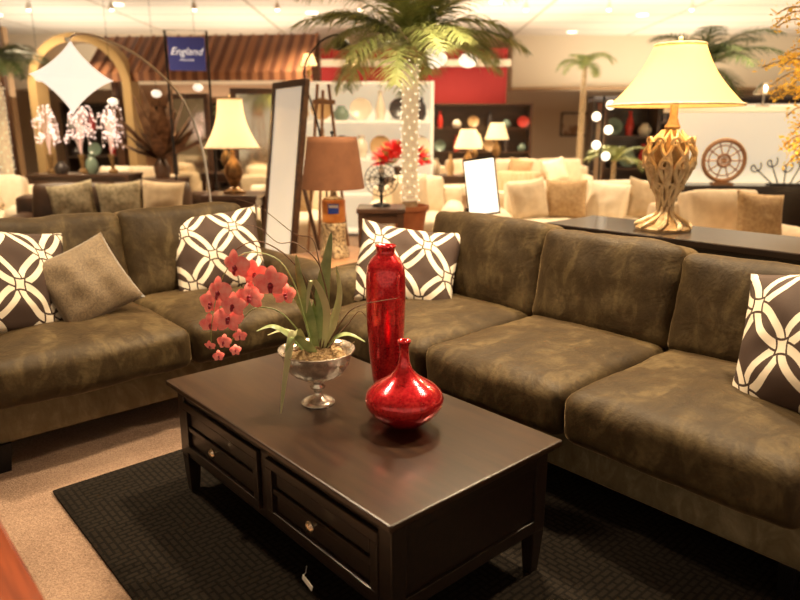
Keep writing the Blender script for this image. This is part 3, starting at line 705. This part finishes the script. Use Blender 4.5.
sofa((3.3,9.3,0),d2r(-10),[.8,.8],LINEN,LINEN,'cream sofa beside display shelving',n=8)
sofa((3.65,5.30,0),d2r(-18),[.7,.7],WHITEF,WHITEF,'white sofa near the lit display panel',n=8)
k=0
for (x,y,z,rz,m) in [(1.25,6.58,.70,12,LINEN),(1.62,6.60,.70,-14,TANF),(2.0,6.56,.68,-30,WHITEF),(2.38,6.55,.70,15,BEIGEF),(-3.0,6.2,.70,10,KHAKI),(-2.6,6.3,.70,25,KHAKI),(-2.25,6.4,.70,5,BEIGEF),(-5.3,7.15,.70,0,TANF),(-4.5,7.25,.70,20,LINEN),(-4.85,7.2,.70,10,BEIGEF),(1.4,11.4,.7,0,BEIGEF),(2.0,11.42,.7,-12,TANF),(2.6,11.45,.7,10,WHITEF),(4.2,5.6,.7,-30,LINEN),(-3.8,9.12,.7,0,WHITEF),(2.78,5.2,.70,8,TANF),(-1.1,7.12,.7,10,TANF),(.1,7.1,.7,-10,LINEN),(-5.0,5.75,.70,14,WHITEF),(-4.6,5.85,.70,0,TANF)]:
    k+=1; pillow(Vector((x,y,z)),.40,.14,m,{'cream_linen':'cream','beige_fabric':'beige','white_linen':'white','tan_woven_fabric':'tan woven','khaki_fabric':'khaki patterned'}[m.name]+' square scatter pillow on a showroom sofa',d2r(rz),d2r(-18),d2r((k*37)%30-15),'scatter pillows on showroom sofas',n=10,name='scatter_pillow',seed=k)
# ------------------------------------------------------------------ branch arrangements, display items
def lit_branches(loc,label,h=.6,mat=FAIRY,stemm=WHITE,seed=2,vm=WHITE):
    random.seed(seed); E=empty('branch_arrangement',loc,0,label,'decoration')
    mb=MB(); mb.lathe([(.001,0),(.05,0),(.055,.03),(.02,.06),(.03,.16),(.04,.22),(.001,.2)],20); mb.build('vase',vm,E)
    b=MB(); g_=MB()
    for k in range(26):
        a=random.uniform(0,2*pi); p=Vector((0,0,.2)); L_=h*random.uniform(.45,1.1); r=random.uniform(.04,.16); dr=random.uniform(.1,.5)
        c_=Vector((cos(a),sin(a),0)); pts=smooth_pts([p,p+c_*r*.3+Vector((0,0,L_*.6)),p+c_*r*.8+Vector((0,0,L_*.85)),p+c_*r*1.1+Vector((0,0,L_*(.85-dr*.4))),p+c_*r*1.2+Vector((0,0,L_*(.85-dr*1.3)))],14); b.tube(pts,.003,4)
        for q in pts[5::2]: g_.sphere(q+Vector([random.uniform(-.012,.012) for _ in range(3)]),.009,seg=5)
    b.build('branches',stemm,E); o=g_.build('string_lights',mat,E); o['kind']='stuff'
table((-3.75,8.15,0),0,1.2,.45,.86,DARKW,'dark console table with lit branch arrangements')
PINKST=M('pink_frosted_branch',(.80,.60,.54),.5,em=.15,emc=(1,.7,.62))
for i,x in enumerate([-4.15,-3.78,-3.42]):
    lit_branches((x,8.15,.86),'pale pink crystal branch arrangement with tiny lights',seed=2+i,h=.62,stemm=PINKST,mat=FAIRYP,vm=GOLDD)
random.seed(9)
table((-2.85,8.2,0),0,.5,.5,.8,DARKW,'small square dark pedestal table',name='pedestal_table')
E=empty('dried_leaf_arrangement',(-2.85,8.2,.8),0,'cluster of dark brown dried leaves fanning from a vase','decoration')
mb=MB(); mb.lathe([(.001,0),(.08,0),(.1,.12),(.05,.22),(.06,.25),(.001,.22)],20); mb.build('vase',DARKW,E)
mb=MB()
for k in range(60):
    a=random.uniform(0,2*pi); d=Vector((cos(a),sin(a)*.8,random.uniform(.3,3.2))).normalized(); p=Vector((0,0,.22)); L_=random.uniform(.35,.9)
    mb.ribbon([p,p+d*L_*.35,p+d*L_*.7,p+d*L_],lambda t:.07*sin(pi*min(.98,t*.9+.08)),d.cross(Vector((0,0,1))),.2)
mb.build('leaves',M('dried_leaf',(.08,.035,.02),.5,c2=(.32,.18,.10),nscale=9),E)
def shelf_unit(loc,w,h,d,mat,label,nsh=4,rz=0,back=None,name='display_shelf'):
    E=empty(name,loc,rz,label,'shelf')
    mb=MB()
    for x in(-w/2+.02,w/2-.02): mb.box((x,0,h/2),(.04,d,h))
    mb.box((0,d/2-.01,h/2),(w,.02,h)); mb.build('frame',back or mat,E,smooth=False)
    for i in range(nsh+1):
        mb=MB(); mb.box((0,-.005,.06+(h-.08)*i/nsh),(w-.08,d-.03,.03)); mb.build('shelf',mat,E,smooth=False)
    return E
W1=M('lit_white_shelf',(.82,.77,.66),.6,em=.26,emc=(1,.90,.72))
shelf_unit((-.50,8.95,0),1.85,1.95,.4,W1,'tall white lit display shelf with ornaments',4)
def plate(x,y,z,r,mat,nm,pl):
    E=MB(); E.lathe([(.001,0),(r*.6,.0),(r,.03),(r,.035),(r*.6,.012),(.001,.01)],28,Mx=Matrix.Rotation(d2r(78),4,'X')); o=E.build('decorative_plate',mat,loc=(x,y,z+r*.98)); top(o,nm+' round plate standing on '+pl,'plate','plates on display'); return o
def jar(x,y,z,s,mat,nm,pl,kind=0):
    E=MB()
    P_=[[(.001,0),(.05,0),(.09,.08),(.08,.18),(.04,.24),(.05,.28),(.04,.28),(.03,.24),(.001,.2)],[(.001,0),(.06,0),(.05,.04),(.07,.12),(.05,.22),(.025,.30),(.03,.36),(.02,.36),(.001,.3)],[(.001,0),(.07,0),(.10,.05),(.10,.10),(.06,.15),(.045,.17),(.05,.18),(.04,.18),(.001,.12)]][kind%3]
    E.lathe([(r*s,z_*s) for r,z_ in P_],24); o=E.build('ornamental_jar',mat,loc=(x,y,z)); top(o,nm+' ceramic jar standing on '+pl,'vase','ornamental jars on display')
TAN=M('tan_ceramic',(.45,.28,.13),.4); DKC=M('dark_ceramic',(.04,.03,.03),.3); CRM=M('cream_ceramic',(.7,.62,.5),.3); BLU=M('glass_green_ceramic',(.18,.25,.20),.2); RDC=M('red_ceramic',(.45,.03,.02),.3)
MC=[(CRM,'cream'),(TAN,'tan'),(DKC,'dark'),(BLU,'sea green'),(RDC,'red')]
shz=[.06+(1.95-.08)*i/4+.015 for i in range(5)]
for i,x in enumerate([-1.25,-1.0,-.75,-.5,-.25,0,.25]):
    m,nm=MC[i%3]; m2,nm2=MC[(i+1)%5]
    if i%2: jar(x,8.9,shz[2],1,m,nm,'a white shelf',i); plate(x,8.93,shz[3],.14,m,nm,'a white shelf')
    else: jar(x,8.9,shz[3],1,m2,nm2,'a white shelf',i); plate(x,8.93,shz[2],.14,m,nm,'a white shelf')
for x in [-1.15,-.6]: simple_lamp(x,8.95,1.975,.5,'small lit lamp on top of a white shelf',3)
table((.02,8.2,0),0,.45,.4,.8,DARKW,'small dark wooden plant table',name='plant_table')
random.seed(3); E=empty('poinsettia',(.02,8.2,.8),0,'red poinsettia plant in dark pot','plant')
mb=MB(); mb.lathe([(.001,0),(.08,0),(.1,.14),(.001,.13)],20); mb.build('pot',DARKW,E)
mb=MB()
for k in range(150):
    a=random.uniform(0,2*pi); e_=random.uniform(-.2,1.4); d=Vector((cos(a)*cos(e_),sin(a)*cos(e_),sin(e_))); p=Vector((d.x*.25,d.y*.2,.2+d.z*.12))
    mb.ribbon([p,p+d*.05,p+d*.14],lambda t:.035*sin(pi*min(.97,t*.85+.12)),d.orthogonal(),.2,0 if k%5 else 1)
mb.build('leaves',[REDL,LEAF],E)
table((-.14,5.1,0),0,.36,.34,.80,DARKW,'narrow dark wooden side table',name='pedestal_table')
E=empty('desk_fan',(-.14,5.1,.80),0,'dark metal round desk fan','fan')
mb=MB(); mb.lathe([(.001,0),(.07,0),(.06,.02),(.012,.03),(.012,.09)],20); mb.build('fan_base',BLACK,E)
Mx=Matrix.Translation((0,0,.2))@Matrix.Rotation(pi/2,4,'X')
mb=MB()
for r in(.125,.09,.05):
    mb.tube([(r*cos(k*pi/16),r*sin(k*pi/16),0) for k in range(33)],.003,5,Mx=Mx)
for k in range(20): a=k*pi/10; mb.tube([(.0,0,.0),(.125*cos(a),.125*sin(a),0)],.0018,4,Mx=Mx)
mb.build('fan_cage',BLACK,E)
mb=MB()
for k in range(4):
    a=k*pi/2; mb.ribbon([(0.01*cos(a),.01*sin(a),-.01),(.06*cos(a),.06*sin(a),-.01),(.11*cos(a),.11*sin(a),-.012)],lambda t:.03*sin(pi*min(.9,t*.8+.15)),(-sin(a),cos(a),.4),.1,Mx=Mx)
mb.build('fan_blades',CHROME,E)
# far booths
DK=M('dark_display_case',(.03,.018,.012),.4,c2=(.05,.03,.02))
def cased(x,y,w,h,label,ns=4,mat=DK,n=5,hz=(2,3)):
    shelf_unit((x,y,0),w,h,.4,mat,label,ns,name='bookcase')
    for lv in hz:
        z=.06+(h-.08)*lv/ns+.015
        for i in range(n):
            xx=x-w/2+.15+(w-.3)*i/(n-1); m,nm=MC[(i+lv)%5]
            if (i+lv)%3==0: plate(xx,y-.05,z,.11,m,nm,'a dark bookcase')
            else: jar(xx,y-.08,z,.85,m,nm,'a dark bookcase',i+lv)
cased(-1.9,10.35,1.7,1.40,'dark display bookcase filled with ornaments',3,n=5,hz=(2,))
cased(1.40,13.35,2.2,1.85,'dark bookcase against the red wall',4,n=7,mat=DARKW)
cased(4.5,13.6,1.6,2.0,'tall dark wood bookcase with ornaments',4,n=5)
cased(2.95,9.0,.7,1.70,'tall narrow dark cabinet with shelves',4,n=3,mat=DARKW)
cased(-7.7,8.6,1.6,1.7,'dark display case by the wall',4,n=4)
cased(-5.15,11.7,.9,1.8,'dark hutch seen through the arch',4,n=3)
cased(7.6,13.8,2.2,2.0,'wide dark wood bookcase with ornaments',4,n=6)
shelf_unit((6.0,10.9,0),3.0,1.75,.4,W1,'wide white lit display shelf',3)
z=.06+1.67*2/3+.015
for i in range(9):
    m,nm=MC[i%5]
    if i%2: jar(4.75+.31*i,10.85,z,1.2,m,nm,'a white shelf',i)
    else: plate(4.75+.31*i,10.88,z,.16,m,nm,'a white shelf')
def picture(x,y,z,w,h,m,fm,label,rz=0):
    E=empty('framed_picture',(x,y,z),rz,label,'picture','framed pictures on display')
    mb=MB(); t=.04
    for sx in(-1,1): mb.box((sx*(w/2-t/2),0,0),(t,.04,h))
    for sz in(-1,1): mb.box((0,0,sz*(h/2-t/2)),(w-2*t,.04,t))
    mb.build('frame',fm,E,smooth=False)
    mb=MB(); mb.box((0,.005,0),(w-2*t,.015,h-2*t)); mb.build('canvas',m,E,smooth=False)
ART1=M('abstract_canvas',(.15,.08,.05),.6,c2=(.75,.62,.42),nscale=5,sp=(.45,.55)); ART2=M('pale_canvas_art',(.7,.6,.45),.6,c2=(.35,.2,.1),nscale=3,sp=(.5,.6)); ART3=M('red_canvas_art',(.35,.03,.02),.6,c2=(.7,.3,.1),nscale=4)
plane('wall_booth',(-2.85,11.9,1.05),(3.9,.15,2.1),M('booth_wall_paint',(.38,.22,.12),.8))
plane('wall_panel_left',(-8.3,11.8,1.5),(3.6,.15,3.0),TANW)
for x,z,w,h,m,l in [(-3.9,1.5,.45,.5,ART2,'pale landscape'),(-3.4,1.5,.4,.6,ART1,'brown abstract'),(-2.9,1.55,.5,.5,ART3,'warm red'),(-2.3,1.6,.4,.6,ART2,'pale landscape'),(-1.75,1.6,.5,.6,ART1,'brown abstract'),(-7.6,1.6,.6,.8,ART3,'warm red'),(-8.4,1.7,.6,.6,ART2,'pale landscape')]:
    picture(x,11.79 if x>-5.5 else 11.69,z,w,h,m,BLACK,l+' picture in a black frame on the booth wall')
for x,z,w,h,m,l in [(-.1,1.7,.5,.6,ART2,'pale'),(-1.2,1.8,.5,.5,ART1,'brown abstract')]:
    picture(x,13.85,z,w,h,m,BLACK,l+' picture in a black frame on the red wall')
for x,z,w,h,m,l in [(4.6,1.5,.9,.6,ART2,'pale'),(7.0,1.6,1.0,.7,ART1,'brown abstract'),(9,1.5,.8,.9,ART3,'warm red')]:
    picture(x,17.96,z,w,h,m,DARKW,l+' picture in a dark frame on the cream wall')
for x,y,h,w in [(1.55,12.5,.8,.9),(-6.6,9.6,.8,.6),(.75,9.6,.75,1.1),(-2.35,9.3,.8,.6),(5.9,9.2,.8,.8),(-6.6,7.6,.8,.6),(4.2,11.6,.8,.7)]:
    table((x,y,0),0,w,.5,h,DARKW,'dark wood display table in the showroom',group='showroom display tables')
for x,y,z,s in [(1.75,12.5,.8,1.1),(-6.6,9.6,.8,1.1),(-2.35,9.3,.8,1.0),(.95,9.6,.75,1.0),(5.9,9.2,.8,1.1),(-6.6,7.6,.8,1.0),(1.35,12.5,.8,.8),(4.2,11.6,.8,1.0)]:
    simple_lamp(x,y,z,s,'lit table lamp on a dark display table',6)
for i,(x,y) in enumerate([(.5,9.6),(.7,9.5),(-3.96,8.0),(-3.6,8.0)]):
    jar(x,y,.75 if x>0 else .86,.8,*MC[i],'a dark display table',i)
for x,y,z,r in [(-4.1,10.0,1.75,.07),(-4.9,9.6,2.05,.07),(-2.9,10.1,1.95,.07),(-3.4,9.8,1.85,.07),(.45,9.4,2.28,.17),(.95,9.9,2.30,.13)]:
    E=empty('pendant_lamp',(x,y,z),0,'glowing oval glass pendant lamp on a thin cord','lamp','glowing pendant lamps')
    mb=MB(); mb.tube([(0,0,.05),(0,0,3.3-z)],.003,5); mb.build('cord',BLACK,E)
    mb=MB(); mb.sphere((0,0,0),r,seg=16,sq=(1,1,.75)); mb.build('glass_shade',GLOW if r<.1 else LIGHTBOX,E)
for i in range(9):
    x=-5.6+1.25*i; E=empty('track_spotlight',(x,10.9,3.3),0,'small lit track spotlight fixed to the ceiling','light','track spotlights')
    mb=MB(); mb.tube([(0,0,0),(0,0,-.10)],.01,6); mb.lathe([(.03,0),(.045,-.09),(.035,-.09),(.02,-.02)],14,c=(0,0,-.09)); mb.build('spotlight_head',CHROME,E)
    mb=MB(); mb.sphere((0,0,-.17),.034,seg=10); mb.build('light_bulb',BULB,E)
# globe floor lamp
GG=M('glowing_globe',(1,.95,.85),.5,em=2.0,emc=(1,.9,.7))
E=empty('globe_floor_lamp',(2.20,7.55,0),0,'floor lamp with glowing glass globes on a dark pole','lamp')
mb=MB(); mb.lathe([(.001,0),(.14,0),(.14,.02),(.001,.03)],20); mb.tube([(0,0,.02),(0,0,1.72)],.012,8)
gl=[(.06,-.05,1.62),(-.07,0,1.50),(.07,0,1.36),(-.06,-.03,1.20),(.06,0,1.08)]
for p in gl: mb.tube([(0,0,p[2]-.03),p],.006,5)
mb.build('pole',BLACK,E)
for p in gl:
    mb=MB(); mb.sphere((0,0,0),.048,seg=16); mb.build('glass_globe',GG,E,loc=p)
# right lit display panel
E=empty('display_cabinet',(4.0,6.95,0),d2r(-6),'dark base cabinet with lit white back panel','cabinet')
mb=MB(); mb.box((0,0,.41),(2.4,.5,.82)); mb.build('cabinet_body',ESPRESSO,E,smooth=False,bevel=.006)
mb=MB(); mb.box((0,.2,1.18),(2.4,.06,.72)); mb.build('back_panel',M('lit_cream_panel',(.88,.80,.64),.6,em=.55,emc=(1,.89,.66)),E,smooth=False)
mb=MB(); mb.box((0,.1,1.56),(2.5,.4,.05)); mb.build('top_shelf',WHITE,E,smooth=False)
for x in(-.8,0,.8):
    mb=MB(); mb.box((x,-.255,.41),(.76,.02,.7)); mb.build('door',ESPRESSO,E,smooth=False,bevel=.006)
E=empty('wheel_ornament',(3.27,6.92,.82),d2r(-6),'round bronze spoked wheel ornament standing on a cabinet','decoration')
mb=MB(); Mx=Matrix.Translation((0,0,.24))@Matrix.Rotation(pi/2,4,'X')
for r,t in((.20,.022),(.15,.008),(.06,.014)): mb.tube([(r*cos(k*pi/20),r*sin(k*pi/20),0) for k in range(41)],t,8,Mx=Mx)
for k in range(10): a=k*pi/5; mb.tube([(0,0,0),(.2*cos(a),.2*sin(a),0)],.008,5,Mx=Mx)
mb.box((0,0,.012),(.2,.1,.024)); mb.build('wheel',M('bronze_wheel',(.30,.15,.07),.5,.3),E)
E=empty('iron_scroll_ornament',(3.85,6.82,.82),d2r(-6),'dark wrought iron scroll centrepiece','decoration')
mb=MB(); mb.box((0,0,.01),(.3,.12,.02))
for k in range(5):
    x=-.3+.15*k; pts=[(x+.07*t*cos(t*7),0,.18+.07*t*sin(t*7)+.05*(k%2)) for t in [i/16 for i in range(17)]]; mb.tube(pts,.007,6)
    mb.tube([(x*.4,0,.02),(x,0,.18+.05*(k%2))],.007,6)
mb.build('scrollwork',BLACK,E)
for x,s,i in [(4.35,1.4,0),(4.6,1.2,2)]: jar(x,6.85-(x-4)*.1,.82,s,*MC[i],'a dark display cabinet',i)
E=empty('dome_lamp',(3.62,6.98,1.585),0,'small silver dome lamp on a shelf','lamp')
mb=MB(); mb.lathe([(.001,0),(.06,0),(.06,.015),(.01,.02),(.01,.14),(.001,.14)],20); mb.build('lamp_base',CHROME,E)
mb=MB(); mb.lathe([(.01,.24),(.04,.23),(.08,.18),(.10,.12),(.095,.12),(.07,.17),(.02,.215)],24); mb.build('lamp_shade',CHROME,E)
sofa((.80,7.5,0),d2r(-10),[.55],M('striped_fabric',(.55,.40,.22),.8,c2=(.75,.62,.42),nscale=20,stretch=(6,1,.3)),BEIGEF,'striped tan accent armchair','armchair',n=8,name='armchair')
# ------------------------------------------------------------------ ceiling lights and added fill
LG=[(-4.5,11.5),(-1.5,12.3),(1.5,11.3),(4.2,12.5),(3.5,14.6),(7,12.2),(-7,12.5)]
for x,y in LG:
    mb=MB(); mb.lathe([(.001,-.005),(.07,-.005),(.10,0),(.10,.012),(.001,.012)],24)
    o=mb.build('recessed_light',[DOWNL],loc=(x,y,3.285)); top(o,'round recessed ceiling spotlight','light','recessed ceiling lights')
def spot(x,y,z,e,tx=None,ty=None,ang=150,r=.12,c=(1,.77,.48),tz=0):
    l=bpy.data.lights.new('ceiling_spot','SPOT'); l.energy=e; l.color=c; l.spot_size=math.radians(ang); l.spot_blend=.8; l.shadow_soft_size=r
    o=bpy.data.objects.new('ceiling_spot',l); o.location=(x,y,z); COL.objects.link(o)
    if tx is not None: o.rotation_euler=(Vector((tx,ty,tz))-Vector((x,y,z))).to_track_quat('-Z','Y').to_euler()
    return o
spot(.3,2.9,3.2,540,.3,2.7,120)
spot(-1.8,2.9,3.2,430,-1.6,2.9,110)
spot(1.9,2.8,3.2,500,1.5,2.4,110)
spot(.5,4.4,3.2,320,.5,4.0,110)
for x,y,e in [(-3.5,6.5,480),(0,7.2,480),(3.5,6.2,420),(-5,9.6,480),(-1,9.6,540),(2.5,9.6,540),(6.5,9.3,480),(-3.5,13,380),(1,12.4,430),(5,12.8,450),(9,13,400),(0,16,350)]:
    spot(x,y,3.2,e,x,y,ang=130)
def area(x,y,z,e,s,up=False,c=(1,.88,.70)):
    l=bpy.data.lights.new('ceiling_fill','AREA'); l.energy=e; l.size=s; l.color=c
    o=bpy.data.objects.new('ceiling_fill',l); o.location=(x,y,z); o.rotation_euler=(pi if up else 0,0,0); COL.objects.link(o)
for x,y in [(-6,12.5),(-2.5,12.8),(1.5,11.9),(5,13.8),(8.5,12),(4,10)]: area(x,y,1.9,74,2.8,True)  # added upward fill lights without fixtures, to brighten the ceiling
w=bpy.data.worlds.new('World'); scene.world=w; w.use_nodes=True
w.node_tree.nodes['Background'].inputs[0].default_value=(1,.79,.53,1); w.node_tree.nodes['Background'].inputs[1].default_value=.70
# ------------------------------------------------------------------ camera
cam=bpy.data.cameras.new('Camera'); co=bpy.data.objects.new('Camera',cam); COL.objects.link(co); scene.camera=co
cam.lens=30.24; cam.sensor_width=36; co.location=(0,0,1.36); co.rotation_euler=(math.radians(90-14.2),0,0)
cam.clip_end=100; cam.dof.use_dof=True; cam.dof.focus_distance=2.4; cam.dof.aperture_fstop=1.9
